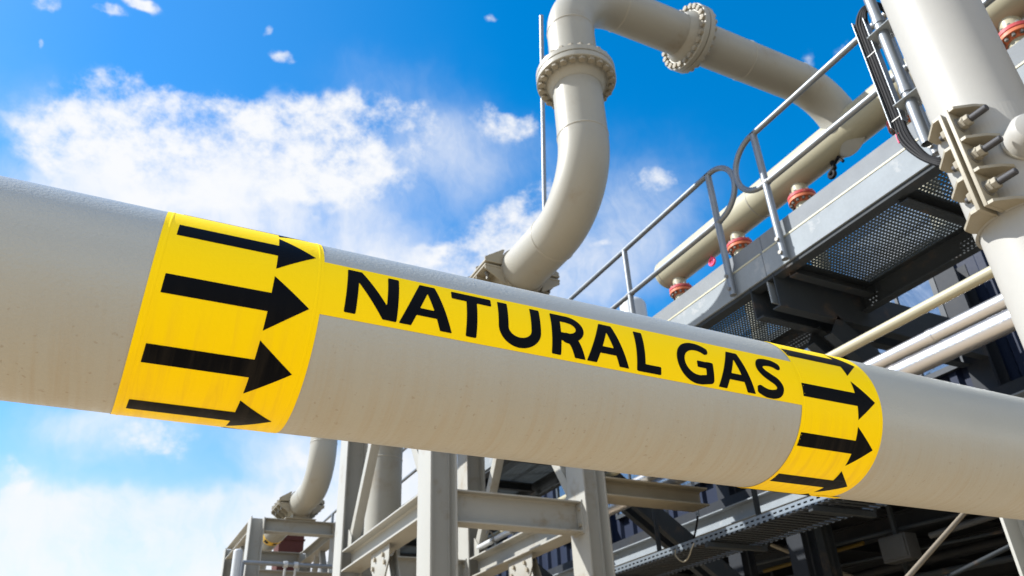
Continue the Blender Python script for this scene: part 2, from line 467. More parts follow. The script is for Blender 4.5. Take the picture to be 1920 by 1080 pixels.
    def build(s, name, mat, parent=None, origin=None, bevel=0.0, angle=32, local=False):
        if parent is not None:
            off = WL[parent.name]
        elif origin is not None:
            off = V(origin)
        else:
            xs = [p.x for p in s.v]; ys = [p.y for p in s.v]; zs = [p.z for p in s.v]
            off = V(((min(xs) + max(xs)) / 2, (min(ys) + max(ys)) / 2, min(zs)))
        if local:
            off = V((0, 0, 0))
        me = bpy.data.meshes.new(name)
        me.from_pydata([tuple(p - off) for p in s.v], [], s.f)
        me.validate()
        bm = bmesh.new(); bm.from_mesh(me)
        bmesh.ops.recalc_face_normals(bm, faces=bm.faces[:])
        if bevel > 0:
            es = [e for e in bm.edges if len(e.link_faces) == 2 and e.calc_face_angle(0) > R(50)]
            bmesh.ops.bevel(bm, geom=es, offset=bevel, segments=2, affect='EDGES', profile=0.6, clamp_overlap=True)
        bm.to_mesh(me); bm.free()
        for p in me.polygons:
            p.use_smooth = True
        me.set_sharp_from_angle(angle=R(angle))
        me.materials.append(MATS[mat])
        o = bpy.data.objects.new(name, me)
        COL.objects.link(o)
        if parent is not None:
            o.parent = parent
            WL[o.name] = off
        else:
            o.location = off
            WL[o.name] = off
        return o

def tag(o, label, cat, group=None):
    o['label'] = label
    o['category'] = cat
    if group: o['group'] = group
    return o
def thing(name, loc, label, cat, group=None):
    o = bpy.data.objects.new(name, None)
    o.empty_display_size = 0.1
    COL.objects.link(o)
    o.location = loc
    WL[o.name] = V(loc)
    return tag(o, label, cat, group)
def copy_tree(o, parent=None):
    c = o.copy()
    COL.objects.link(c)
    if parent is not None: c.parent = parent
    for ch in list(o.children):
        copy_tree(ch, c)
    return c
def arc(c, u, v, r, a0, a1, n=14):
    c, u, v = V(c), V(u), V(v)
    return [c + (u * math.cos(a0 + (a1 - a0) * i / n) + v * math.sin(a0 + (a1 - a0) * i / n)) * r for i in range(n + 1)]
def rounded(pts, r, n=10):
    """polyline with its corners turned into elbows of radius r"""
    pts = [V(p) for p in pts]
    out = [pts[0]]
    for i in range(1, len(pts) - 1):
        a = (pts[i - 1] - pts[i]).normalized(); b = (pts[i + 1] - pts[i]).normalized()
        ang = a.angle(b)
        cut = r / math.tan(ang / 2)
        c = pts[i] + (a + b).normalized() * (r / math.sin(ang / 2))
        p0, p1 = pts[i] + a * cut, pts[i] + b * cut
        q0, q1 = p0 - c, p1 - c
        for k in range(n + 1):
            t = k / n
            w = q0.angle(q1)
            q = (q0 * math.sin((1 - t) * w) + q1 * math.sin(t * w)) / math.sin(w)
            out.append(c + q)
    return out + [pts[-1]]

# ------------------------------------------------------------------ ground
g = MB().add([(-900, -900, GZ), (900, -900, GZ), (900, 900, GZ), (-900, 900, GZ)], [(0, 1, 2, 3)]).build('ground', 'gravel', origin=(0, 0, GZ))
g['kind'] = 'structure'

# ------------------------------------------------------------------ gas pipe with its marker bands and lettering
K = 0.1365 / 0.203
GR = 0.1365
GY, GC = 1.1613 * math.cos(R(26.94)), 1.1613 * math.sin(R(26.94))
gas = thing('gas_pipe', (0.8, GY, GC), 'thick cream gas pipe in front with yellow NATURAL GAS label and black arrow bands', 'pipe')
pth = rounded([(-3.2, GY, GZ), (-3.2, GY, GC), (5.2, GY, GC), (5.2, GY, GZ)], 0.22, 12)
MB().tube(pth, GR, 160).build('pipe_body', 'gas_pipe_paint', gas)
def wrap(rows, rad, mb, nx=1):
    """rows: list of (theta_deg, x_left, x_right); a skin laid round the gas pipe"""
    o = len(mb.v)
    for th, a, b in rows:
        for i in range(nx + 1):
            x = a + (b - a) * i / nx
            mb.v.append(V((x, GY - rad * math.cos(R(th)), GC + rad * math.sin(R(th)))))
    for j in range(len(rows) - 1):
        for i in range(nx):
            q = o + j * (nx + 1) + i
            mb.f.append((q, q + 1, q + nx + 2, q + nx + 1))
    return mb
def shear(th):
    return 0.00021 * (th + 10)
for (bx0, bx1, tail, hb, tip, off, ths) in ((-0.002, 0.303, 0.0215, 0.207, 0.281, -10.9, 0.0002), (1.548, 1.842, 1.5535, 1.748, 1.8185, -3.0, 0.0001)):
    n = 180
    w = wrap([(60 + 360 * i / n, (bx0 + 0.00015 * max(-130, (60 + 360 * i / n if 60 + 360 * i / n < 230 else 60 + 360 * i / n - 360))) * K, (bx1 + 0.0001 * (60 + 360 * i / n if 60 + 360 * i / n < 230 else 60 + 360 * i / n - 360)) * K) for i in range(n + 1)], GR + 0.0007, MB(), 1)
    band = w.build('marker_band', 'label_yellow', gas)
    for xr in (bx0 + 0.0115, bx1 - 0.0095):
        rm = MB()
        for q in range(3):
            hh_ = (0.0007, 0.0016, 0.0007)
        for i in range(121):
            th = 60 + 3 * i
            sh_ = 0.00015 * (th if th < 230 else th - 360)
            for dx, hh_ in ((-0.0035, 0.0006), (-0.0012, 0.0011), (0.0012, 0.0011), (0.0035, 0.0006)):
                rr = GR + hh_
                rm.v.append(V(((xr + sh_ + dx) * K, GY - rr * math.cos(R(th)), GC + rr * math.sin(R(th)))))
        for i in range(120):
            for k in range(3):
                q = i * 4 + k
                rm.f.append((q, q + 1, q + 5, q + 4))
        rm.build('edge_ridge', 'label_yellow', band, angle=80)
    for k in range(-4, 6):
        c = off + 36.3 * k
        rows = []
        hh, sh = 15.6, 5.15
        rel = [-hh + (hh - sh) * i / 6 for i in range(7)]
        for t in rel:
            rows.append((c + t, hb, tip - (tip - hb) * abs(t) / hh))
        rows.append((c - sh, tail, tip - (tip - hb) * sh / hh))
        for i in range(1, 9):
            t = -sh + 2 * sh * i / 8
            rows.append((c + t, tail, tip - (tip - hb) * abs(t) / hh))
        rows.append((c + sh, hb, tip - (tip - hb) * sh / hh))
        for t in rel[::-1][1:]:
            rows.append((c - t, hb, tip - (tip - hb) * abs(t) / hh))
        rows = [(t, (a + ths * (t + 10)) * K, (b + ths * (t + 10)) * K) for t, a, b in rows]
        wrap(rows, GR + 0.0011, MB(), 1).build('arrow', 'label_black', band)
lap = wrap([(-97 - 7 * i / 6, 1.79 * K, 1.868 * K) for i in range(7)], GR + 0.0013, MB(), 1).build('label_lap', 'label_yellow', gas)
rows = [(23.7 - 36.2 * i / 24, 0.295, 1.552) for i in range(25)]
strip = MB()
nx = 40
for th, a, b in rows:
    for i in range(nx + 1):
        x = a + (b - a) * i / nx
        t2 = th - (x - 0.3) * 2.04
        strip.v.append(V((x * K, GY - (GR + 0.0004) * math.cos(R(t2)), GC + (GR + 0.0004) * math.sin(R(t2)))))
for j in range(len(rows) - 1):
    for i in range(nx):
        q = j * (nx + 1) + i
        strip.f.append((q, q + 1, q + nx + 2, q + nx + 1))
name_strip = strip.build('name_strip', 'label_yellow', gas)

# letters from distance fields (cap height 1), contoured and laid on the pipe
def seg(x, y, a, b):
    dx, dy = b[0] - a[0], b[1] - a[1]
    t = max(0, min(1, ((x - a[0]) * dx + (y - a[1]) * dy) / (dx * dx + dy * dy)))
    return math.hypot(x - a[0] - t * dx, y - a[1] - t * dy)
def bar(a, b, w, rnd=0.025):
    L = math.hypot(b[0] - a[0], b[1] - a[1]); ux, uy = (b[0] - a[0]) / L, (b[1] - a[1]) / L
    cx, cy = (a[0] + b[0]) / 2, (a[1] + b[1]) / 2
    def f(x, y):
        p = abs((x - cx) * ux + (y - cy) * uy) - L / 2 + rnd
        q = abs(-(x - cx) * uy + (y - cy) * ux) - w / 2 + rnd
        return math.hypot(max(p, 0), max(q, 0)) + min(max(p, q), 0) - rnd
    return f
def quad(p, rnd=0.02):
    def f(x, y):
        d = -9
        n = len(p)
        ar = sum(p[i][0] * p[(i + 1) % n][1] - p[(i + 1) % n][0] * p[i][1] for i in range(n))
        sg = 1 if ar > 0 else -1
        for i in range(n):
            a, b = p[i], p[(i + 1) % n]
            L = math.hypot(b[0] - a[0], b[1] - a[1])
            d = max(d, sg * ((x - a[0]) * (b[1] - a[1]) - (y - a[1]) * (b[0] - a[0])) / L)
        return d
    return f
def stroke(pts, w):
    n = len(pts) - 1
    def f(x, y):
        best = 9
        for i in range(n):
            a, b = pts[i], pts[i + 1]
            dx, dy = b[0] - a[0], b[1] - a[1]
            L = math.hypot(dx, dy)
            if L < 1e-6: continue
            t = ((x - a[0]) * dx + (y - a[1]) * dy) / L
            p = abs((x - a[0]) * dy - (y - a[1]) * dx) / L
            if (i == 0 and t < 0):
                d = max(p - w / 2, -t)
            elif (i == n - 1 and t > L):
                d = max(p - w / 2, t - L)
            else:
                tc_ = max(0, min(L, t))
                d = math.hypot(p, t - tc_) - w / 2
            best = min(best, d)
        return best
    return f
def ell(cx, cy, a, b, t0, t1, n=24):
    return [(cx + a * math.cos(R(t0 + (t1 - t0) * i / n)), cy + b * math.sin(R(t0 + (t1 - t0) * i / n))) for i in range(n + 1)]
def union(*fs):
    return lambda x, y: min(f(x, y) for f in fs)
def clip(f, lo=-0.0, hi=1.0):
    return lambda x, y: max(f(x, y), lo - y, y - hi)
def spline(p, n=10):
    out = []
    q = [p[0]] + list(p) + [p[-1]]
    for i in range(1, len(q) - 2):
        for k in range(n):
            t = k / n
            out.append(tuple(0.5 * ((2 * q[i][j]) + (-q[i - 1][j] + q[i + 1][j]) * t + (2 * q[i - 1][j] - 5 * q[i][j] + 4 * q[i + 1][j] - q[i + 2][j]) * t * t + (-q[i - 1][j] + 3 * q[i][j] - 3 * q[i + 1][j] + q[i + 2][j]) * t ** 3) for j in (0, 1)))
    return out + [p[-1]]
def glyph(ch, w):
    if ch == 'N':
        s = 0.222
        return union(bar((s / 2, 0), (s / 2, 1), s), bar((w - s / 2, 0), (w - s / 2, 1), s), quad([(0.0, 1), (0.275, 1), (w, 0), (w - 0.275, 0)]))
    if ch == 'A':
        a = union(quad([(w / 2 - 0.16, 1), (w / 2 + 0.08, 1), (0.245, 0), (0, 0)]), quad([(w / 2 - 0.08, 1), (w / 2 + 0.16, 1), (w, 0), (w - 0.245, 0)]), quad([(0.2, 0.4), (w - 0.2, 0.4), (w - 0.12, 0.235), (0.12, 0.235)]))
        return a
    if ch == 'T':
        return union(bar((0, 0.91), (w, 0.91), 0.195), bar((w / 2, 0), (w / 2, 0.95), 0.23))
    if ch == 'U':
        s = 0.222
        pts = [(s / 2, 1.2), (s / 2, 0.42)] + ell(w / 2, 0.40, w / 2 - s / 2, 0.31, 180, 360) + [(w - s / 2, 1.2)]
        return clip(stroke(pts, s), -0.03, 1.0)
    if ch == 'R':
        s = 0.222
        bowl = [(0.1, 0.91), (w * 0.45, 0.91)] + ell(w * 0.47, 0.67, w * 0.53 - 0.13, 0.235, 90, -90) + [(0.1, 0.435)]
        leg = [(w * 0.42, 0.42), (w * 0.6, 0.38), (w * 0.74, 0.2), (w * 0.9, -0.15)]
        return clip(union(bar((s / 2, 0), (s / 2, 1), s), stroke(bowl, 0.195), stroke(spline(leg), 0.245)))
    if ch == 'L':
        return union(bar((0.1, 0), (0.11, 1), 0.225), bar((0, 0.085), (w, 0.09), 0.185))
    if ch == 'G':
        s = 0.222
        pts = ell(w * 0.57, 0.5, w * 0.57 - s / 2, 0.5 + 0.025 - 0.1, 50, 285, 34) + [(w - s / 2, 0.13), (w - s / 2, 0.54)]
        return union(clip(stroke(pts, 0.215), -0.03, 1.03), bar((w * 0.55, 0.46), (w - 0.01, 0.46), 0.165))
    if ch == 'S':
        pts = spline([(w * 0.92, 0.86), (w * 0.74, 0.915), (w * 0.5, 0.925), (w * 0.23, 0.87), (w * 0.14, 0.725), (w * 0.27, 0.595), (w * 0.5, 0.5), (w * 0.74, 0.41), (w * 0.865, 0.275), (w * 0.77, 0.13), (w * 0.5, 0.073), (w * 0.26, 0.085), (0.02, 0.145)], 8)
        return clip(stroke(pts, 0.215), -0.03, 1.03)
CAP = 29.8
def letter(ch, x0, x1):
    unit = CAP * PI / 180 * 0.203                 # cap height in the same length unit as x0, x1
    w = (x1 - x0) / unit
    f = glyph(ch, w)
    st = 0.016
    nx, ny = int((w + 0.12) / st) + 1, int(1.14 / st) + 1
    gx = [-0.06 + i * st for i in range(nx + 1)]
    gy = [-0.07 + j * st for j in range(ny + 1)]
    d = [[f(x, y) for x in gx] for y in gy]
    mb = MB(); idx = {}
    def vert(key, u, v):
        if key not in idx:
            idx[key] = len(mb.v)
            X = x0 + u * unit
            th = 5.9 - 4.1 * (X - 0.4) - CAP / 2 + v * CAP
            rr = GR + 0.0009
            mb.v.append(V(((X + 0.0002 * (th - 6)) * K, GY - rr * math.cos(R(th)), GC + rr * math.sin(R(th)))))
        return idx[key]
    for j in range(ny):
        for i in range(nx):
            cs = [(i, j), (i + 1, j), (i + 1, j + 1), (i, j + 1)]
            poly = []
            for k in range(4):
                a, b = cs[k], cs[(k + 1) % 4]
                da, db = d[a[1]][a[0]], d[b[1]][b[0]]
                if da < 0: poly.append(vert(a, gx[a[0]], gy[a[1]]))
                if (da < 0) != (db < 0):
                    t = da / (da - db)
                    poly.append(vert((min(a, b), max(a, b)), gx[a[0]] + (gx[b[0]] - gx[a[0]]) * t, gy[a[1]] + (gy[b[1]] - gy[a[1]]) * t))
            if len(poly) > 2: mb.f.append(tuple(poly))
    return mb.build('letter', 'label_black', name_strip)
for ch, a, b in (('N', .350, .458), ('A', .463, .578), ('T', .575, .668), ('U', .684, .787), ('R', .815, .902), ('A', .905, 1.018), ('L', 1.041, 1.108), ('G', 1.157, 1.266), ('A', 1.279, 1.396), ('S', 1.409, 1.49)):
    letter(ch, a, b)

# ------------------------------------------------------------------ flanged joints
def bolt_mesh(lb, r, nut_r, both=True, stud='nut_paint'):
    mb = MB().tube([(0, 0, -lb / 2 - 0.03), (0, 0, lb / 2 + 0.03)], r, 10)
    for s in (1, -1):
        mb.hexa((0, 0, s * lb / 2), (0, 0, s * (lb / 2 + 0.028)), nut_r, 0.3 * s)
    return mb
BOLT = {}
def flange_pair(parent, c, axis, r_pipe, r_fl, t, nb, mat='pipe_paint', mat2=None, bolt='nut_paint', bolt_r=0.014, nut_r=0.03, hub=True):
    c, ax = V(c), V(axis).normalized()
    out = []
    for s in (1, -1):
        mb = MB()
        rings = [(0.004, r_fl * 0.62), (0.004, r_fl - 0.006), (0.008, r_fl), (t - 0.006, r_fl), (t, r_fl - 0.006)]
        rings += [(t, r_pipe * 1.26), (t + 0.03, r_pipe * 1.18), (t + 0.085, r_pipe * 1.015)] if hub else [(t, r_pipe * 1.02)]
        mb.lathe(c, ax, [(s * z, q) for z, q in rings], 64)
        fl = mb.build('flange', mat if s > 0 else (mat2 or mat), parent, angle=25)
        out.append(fl)
    if hub:
        MB().hollow(c - ax * 0.0045, c + ax * 0.0045, r_fl * 0.9, r_fl * 0.5, 40).build('gasket', 'gasket', parent)
    key = (round(t, 4), bolt_r, nut_r, bolt)
    q = V((0, 0, 1)).rotation_difference(ax)
    for i in range(nb):
        a = 2 * PI * (i + 0.5) / nb
        p = c + q @ V((math.cos(a), math.sin(a), 0)) * ((r_fl * 0.5 + r_pipe * 0.63) if hub else (r_fl + r_pipe) / 2 + 0.005)
        if key not in BOLT:
            o = bolt_mesh(2 * t, bolt_r, nut_r).build('bolt', bolt, out[0], local=True)
            BOLT[key] = o
        else:
            o = BOLT[key].copy()
            o.name = 'bolt'
            COL.objects.link(o)
            o.parent = out[0]
        o.location = p - WL[out[0].name]
        o.rotation_euler = q.to_euler()
def weld(parent, c, axis, r, mat='weld_metal'):
    ax = V(axis).normalized()
    c = V(c)
    z = [(-0.009, -0.002), (-0.006, 0.003), (0, 0.0055), (0.006, 0.003), (0.009, -0.002)]
    return MB().tube([c + ax * a for a, _ in z], 1, 64, False, [r + b for _, b in z]).build('weld_seam', mat, parent, angle=80)

# ------------------------------------------------------------------ gooseneck riser pipes
PR = 0.212
RX, RY = 2.97, 4.14
TOPZ, RUNZ = 6.2, 3.72
HX, HZ = 6.5, 5.7
DWN = 9.0
rise = thing('gooseneck_pipe', (RX, RY, RUNZ - PR), 'cream gooseneck pipe bending over above the gas pipe with two bolted flanges', 'pipe', 'gooseneck pipes')
pts = rounded([(HX, RY, HZ), (HX, RY, TOPZ), (RX, RY, TOPZ), (RX, RY, RUNZ), (RX, DWN, RUNZ), (RX, DWN, GZ)], 0.6, 18)
MB().tube(pts, PR, 72).build('pipe_body', 'pipe_paint', rise)
flange_pair(rise, (RX, RY, 5.03), (0, 0, 1), PR, 0.345, 0.062, 24)
flange_pair(rise, (4.43, RY, TOPZ), (1, 0, 0), PR, 0.345, 0.062, 24)
for c, ax in (((RX, RY, 4.36), (0, 0, 1)), ((RX, RY, TOPZ - 0.6), (0, 0, 1)), ((RX + 0.6, RY, TOPZ), (1, 0, 0)), ((HX - 0.6, RY, TOPZ), (1, 0, 0)), ((5.15, RY, TOPZ), (1, 0, 0)), ((RX, RY + 0.6, RUNZ), (0, 1, 0)), ((RX, DWN - 0.6, RUNZ), (0, 1, 0)), ((RX, DWN, RUNZ - 0.6), (0, 0, 1))):
    weld(rise, c, ax, PR)
r2 = copy_tree(rise)
r2.location = V(rise.location) + V((0, 7.96, 0))
r2['label'] = 'farther cream pipe elbow at lower left resting on the distant frame clamp'

# header with nozzles
hdr = thing('header_pipe', (HX, 3.5, HZ - 0.215), 'long cream header pipe running behind the railing on red flanged nozzles', 'pipe')
cap = [(HX, 7.42 + 0.11 * math.sin(a), HZ) for a in [PI / 2 * i / 8 for i in range(8, -1, -1)]]
capr = [max(0.004, 0.215 * math.cos(PI / 2 * i / 8)) for i in range(8, -1, -1)]
MB().tube(cap + [(HX, -2.0, HZ)], 1, 72, True, capr + [0.215]).build('pipe_body', 'header_paint', hdr)
weld(hdr, (HX, 7.38, HZ), (0, 1, 0), 0.215)
weld(hdr, (HX, 5.55, HZ), (0, 1, 0), 0.215)
for y in (7.2, 6.0, 4.93, 3.52, 2.3, 1.1, 0.0):
    nz = MB().tube([(HX, y, HZ - 0.1), (HX, y, 5.36)], 0.092, 36).build('nozzle', 'header_paint', hdr)
    c = V((HX, y, 5.315))
    for s, mt in ((1, 'flange_red'), (-1, 'flange_orange')):
        rr = [(0.004, 0.1), (0.004, 0.154), (0.007, 0.158), (0.04, 0.158), (0.044, 0.154), (0.044, 0.12), (0.075, 0.098)]
        fl = MB().lathe(c, (0, 0, 1), [(s * z, q) for z, q in rr]).build('flange', mt, nz, angle=25)
    for i in range(12):
        a = 2 * PI * (i + 0.5) / 12
        p = c + V((math.cos(a), math.sin(a), 0)) * 0.13
        key = 'nz'
        if key not in BOLT:
            BOLT[key] = bolt_mesh(0.088, 0.008, 0.017).build('bolt', 'dark_nut', nz, local=True); o = BOLT[key]
        else:
            o = BOLT[key].copy(); COL.objects.link(o); o.parent = nz
        o.location = p - WL[nz.name]
    MB().tube([(HX, y, 5.24), (HX, y, 4.0)], 0.092, 32).build('lower_stub', 'header_paint', hdr)

# ------------------------------------------------------------------ saddle clamps under the goosenecks
def saddle(y0, y1):
    t = thing('pipe_clamp', (RX, (y0 + y1) / 2, 3.445), 'cream bolted saddle clamp holding the near gooseneck just above the gas pipe', 'pipe clamp', 'saddle clamps')
    c0, c1 = V((RX, y0, RUNZ)), V((RX, y1, RUNZ))
    ri, ro = PR + 0.002, PR + 0.016
    for s, nm in ((1, 'upper_half'), (-1, 'lower_half')):
        po = [(ro * math.cos(R(4 + 172 * i / 24)), s * ro * math.sin(R(4 + 172 * i / 24))) for i in range(25)] + [(ri * math.cos(R(4 + 172 * i / 24)), s * ri * math.sin(R(4 + 172 * i / 24))) for i in range(24, -1, -1)]
        mb = MB()
        n = len(po)
        for i in range(24):
            a, b, c, d = po[i], po[i + 1], po[49 - i - 1], po[49 - i]
            mb.prism([a, b, c, d], c0, (1, 0, 0), (0, 0, 1), c1 - c0)
        mb.build(nm, 'clamp_paint', t)
        for sx in (1, -1):
            xa, xb = RX + sx * (ro - 0.004), RX + sx * (ro + 0.15)
            MB().box((min(xa, xb), y0, RUNZ + s * 0.012 - (0 if s > 0 else 0.018)), (max(xa, xb), y1, RUNZ + s * 0.012 + (0.018 if s > 0 else 0))).build('flange_plate', 'clamp_paint', t, bevel=0.002)
            for k in range(4):
                y = y0 + 0.004 + (y1 - y0 - 0.022) * k / 3
                zz = RUNZ + s * 0.0305
                MB().prism([(sx * (ro + 0.147), 0), (sx * (ro - 0.002), 0), (sx * (ro * 0.78), s * 0.145), (sx * (ro * 0.86), s * 0.145), (sx * (ro + 0.147), s * 0.03)], (RX, y, zz), (1, 0, 0), (0, 0, 1), (0, 0.014, 0)).build('gusset', 'clamp_paint', t)
    for sx in (1, -1):
        for k in range(3):
            y = y0 + (y1 - y0) * (k + 0.5) / 3
            x = RX + sx * (ro + 0.085)
            mb = MB().tube([(x, y, RUNZ - 0.11), (x, y, RUNZ + 0.11)], 0.012, 10)
            for s in (1, -1):
                mb.hexa((x, y, RUNZ + s * 0.0305), (x, y, RUNZ + s * 0.058), 0.024)
            mb.build('bolt', 'dark_nut', t)
    MB().box((RX - 0.25, y0 - 0.02, 3.446), (RX + 0.25, y1 + 0.02, 3.464)).build('base_plate', 'clamp_paint', t, bevel=0.002)
    for x in (-0.13, 0.13):
        MB().box((RX + x - 0.008, y0, 3.464), (RX + x + 0.008, y1, RUNZ - math.sqrt(ro * ro - x * x) + 0.006)).build('web_plate', 'clamp_paint', t)
    for k in range(3):
        y = y0 + 0.006 + (y1 - y0 - 0.026) * k / 2
        MB().box((RX - 0.121, y, 3.464), (RX + 0.121, y + 0.014, RUNZ - ro + 0.012)).build('stiffener', 'clamp_paint', t)
    return t
sd = saddle(5.28, 5.88)
s2 = copy_tree(sd)
s2.location = V(sd.location) + V((0, 7.96, 0))
s2['label'] = 'small distant saddle clamp on top of the lower left frame'

# ------------------------------------------------------------------ pipe racks (welded beige frames)
def rack():
    t = thing('pipe_rack', (2.98, 6.8, GZ), 'beige steel pipe rack of H columns and beams directly below the gas pipe', 'steel frame', 'beige pipe racks')
    def part(name, mb, mat='steel_paint', bev=0.0015):
        return mb.build(name, mat, t, bevel=bev, angle=40)
    XL, XR, YN, YF = 2.29, 3.655, 5.635, 7.985
    for x in (XL, XR):
        for y in (YN, YF):
            part('column', MB().section('I', (x, y, GZ), (x, y, 3.445), 0.22, 0.27, 0.016, 0.012, (1, 0, 0)))
            part('base_plate', MB().box((x - 0.2, y - 0.2, GZ + 0.001), (x + 0.2, y + 0.2, GZ + 0.03)))
    for y, (zt, h) in ((YN, (1.765, 0.25)), (YF, (1.765, 0.25)), (YN, (3.442, 0.21)), (YF, (3.442, 0.21))):
        part('cross_beam', MB().section('I', (XL + 0.1105, y, zt - h / 2), (XR - 0.1105, y, zt - h / 2), h, 0.16 if h > 0.22 else 0.2, 0.013, 0.009, (0, 0, 1)))
    for y, zt, h in ((YN, 1.765, 0.25), (YF, 1.765, 0.25), (YN, 3.442, 0.21), (YF, 3.442, 0.21)):
        for x, sg in ((XL + 0.1103, 1), (XR - 0.1103, -1)):
            ep = part('end_plate', MB().box((min(x, x + sg * 0.012), y - 0.085 if h > 0.22 else y - 0.104, zt - h - 0.012), (max(x, x + sg * 0.012), y + 0.085 if h > 0.22 else y + 0.104, zt + (0.012 if zt < 3 else -0.002))))
            for dy in (-0.055, 0.055):
                for dz in (0.06, h - 0.06):
                    MB().hexa((x + sg * 0.012, y + dy, zt - dz), (x + sg * 0.03, y + dy, zt - dz), 0.018).build('bolt', 'nut_paint', ep)
    for x in (XL, XR):
        for zt in (1.77, 3.44):
            part('side_beam', MB().section('I', (x, YN + 0.1365, zt - 0.1), (x, YF - 0.1365, zt - 0.1), 0.2, 0.2, 0.015, 0.01, (0, 0, 1)))
        ym = (YN + YF) / 2
        for s in (-1, 1):
            y0 = ym + s * 1.02
            part('brace', MB().section('C', (x, y0, 1.82), (x, ym + s * 0.14, 3.2), 0.09, 0.09, 0.008, 0.008, (1, 0, 0)))
            part('brace', MB().section('C', (x, ym + s * 0.1, 1.52), (x, ym + s * 1.0, -0.2), 0.09, 0.09, 0.008, 0.008, (1, 0, 0)))
            part('gusset', MB().prism([(y0 - s * 0.12, 0), (y0 + s * 0.02, 0), (y0 + s * 0.02, 0.2), (y0 - s * 0.02, 0.2), (y0 - s * 0.12, 0.1)], (x - 0.055, 0, 1.7705), (0, 1, 0), (0, 0, 1), (0.008, 0, 0)))
        gp = part('gusset', MB().prism([(-0.24, 0), (0.24, 0), (0.24, -0.12), (0.13, -0.26), (-0.13, -0.26), (-0.24, -0.12)], (x - 0.0555, ym, 1.5695), (0, 1, 0), (0, 0, 1), (0.009, 0, 0)))
        for k in (-1, 1):
            for j in (0, 1):
                yy, zz = ym + k * (0.11 + 0.045 * j), 1.5 - 0.07 * j
                MB().hexa((x - 0.0555, yy, zz), (x - 0.077, yy, zz), 0.02).build('bolt', 'nut_paint', gp)
    return t
rk = rack()
k2 = copy_tree(rk)
k2.location = V(rk.location) + V((0, 7.73, 0))
k2['label'] = 'farther beige steel frame at the lower left against white sky'
# bracket beam carrying three small pipes
cb = MB().section('I', (3.7665, 5.62, 1.9), (4.86, 5.62, 1.9), 0.16, 0.24, 0.014, 0.01, (0, 0, 1)).build('cantilever_beam', 'clamp_paint', rk, bevel=0.0015, angle=40)
# white tube clipped along the side beam of the near rack
tb = thing('clipped_tube', (3.66, 7.3, 1.77), 'short white tube clipped onto the side beam behind the middle columns', 'tube')
MB().tube([(3.62, 7.75, 1.86), (3.62, 5.9, 1.86)], 0.028, 20).build('tube', 'white_paint', tb)
for y in (7.35, 6.95, 6.3):
    mb = MB().tube([(3.62, y, 1.771), (3.62, y, 1.83)], 0.012, 10)
    mb.hollow((3.62, y - 0.02, 1.86), (3.62, y + 0.02, 1.86), 0.037, 0.029, 20)
    mb.tube([(3.6, y, 1.895), (3.57, y, 1.93), (3.53, y, 1.93), (3.52, y, 1.9)], 0.008, 8)
    mb.build('clip', 'dark_nut', tb)

# ------------------------------------------------------------------ small pipes on the bracket beam
def run_pipe(name, x, z, r, mat, label, y0=-3.0, y1=11.0, joints=()):
    t = thing(name, (x, 4, z - r), label, 'pipe', 'small pipes on the bracket beam')
    MB().tube([(x, y1, z), (x, y0, z)], r, 40).build('pipe_body', mat, t)
    for y in joints:
        MB().hollow((x, y - 0.018, z), (x, y + 0.018, z), r + 0.003, r - 0.002, 40).build('joint_band', mat, t)
    MB().box((x - 0.03, 5.56, 1.9805), (x + 0.03, 5.68, z - r + 0.004)).build('shoe', 'steel_paint', t)
    return t
run_pipe('bare_pipe', 3.875, 2.03, 0.031, 'header_paint', 'thin cream pipe, uppermost of three small pipes below the platform')
run_pipe('insulated_pipe', 4.235, 2.028, 0.044, 'aluminium_cladding', 'slimmer silver clad pipe running between cream pipe and wider silver pipe', joints=(0.6, 1.6, 2.6, 3.6, 4.6))
run_pipe('insulated_pipe', 4.545, 2.05, 0.066, 'aluminium_cladding', 'wider silver clad pipe, lowest of three small pipes below the platform', joints=(1.1, 2.1, 3.1, 4.1, 5.1, 6.4))

# ------------------------------------------------------------------ access platform
pf = thing('access_platform', (4.45, 4.5, 2.6), 'galvanised walkway platform with punched deck seen from below', 'platform')
PX0, PX1, PY0, PY1 = 4.0, 4.87, -2.5, 16.0
mb = MB()
n = int((PY1 - PY0) / 0.03)
for i in range(n + 1):
    y = PY0 + i * 0.03
    mb.box((PX0 + 0.03, y - 0.0082, 2.945), (PX1, y + 0.0082, 2.950))
for i in range(28):
    x = PX0 + 0.045 + i * 0.03
    mb.box((x - 0.0082, PY0, 2.9405), (x + 0.0082, PY1, 2.9445))
mb.build('deck_grating', 'grating_steel', pf)
for (a, b) in ((PY0, 0.25), (0.256, 3.503), (3.51, 7.1), (7.107, PY1)):
    MB().section('C', (PX0 + 0.035, a, 3.0), (PX0 + 0.035, b, 3.0), 0.19, 0.07, 0.009, 0.008, (0, 0, 1)).build('fascia', 'galvanised_plate', pf)
    MB().box((PX0 + 0.02, a, 3.112), (PX0 + 0.028, b, 3.255)).build('toe_board', 'toe_plate', pf)
    MB().box((PX0 - 0.004, a + 0.01, 3.0955), (PX0 + 0.02, b - 0.01, 3.108)).build('edge_strip', 'cream_stripe', pf)
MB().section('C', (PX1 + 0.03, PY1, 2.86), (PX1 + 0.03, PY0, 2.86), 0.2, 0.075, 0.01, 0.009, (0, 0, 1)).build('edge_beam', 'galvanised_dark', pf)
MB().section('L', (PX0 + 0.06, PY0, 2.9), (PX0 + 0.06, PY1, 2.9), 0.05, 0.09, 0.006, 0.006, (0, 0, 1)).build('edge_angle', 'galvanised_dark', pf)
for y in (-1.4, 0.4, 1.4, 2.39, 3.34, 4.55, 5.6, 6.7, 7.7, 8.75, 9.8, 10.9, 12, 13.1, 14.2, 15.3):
    MB().section('C', (PX0 + 0.08, y, 2.885), (PX1 - 0.006, y, 2.885), 0.1, 0.07, 0.008, 0.007, (0, 0, 1)).build('cross_joist', 'galvanised_dark', pf)
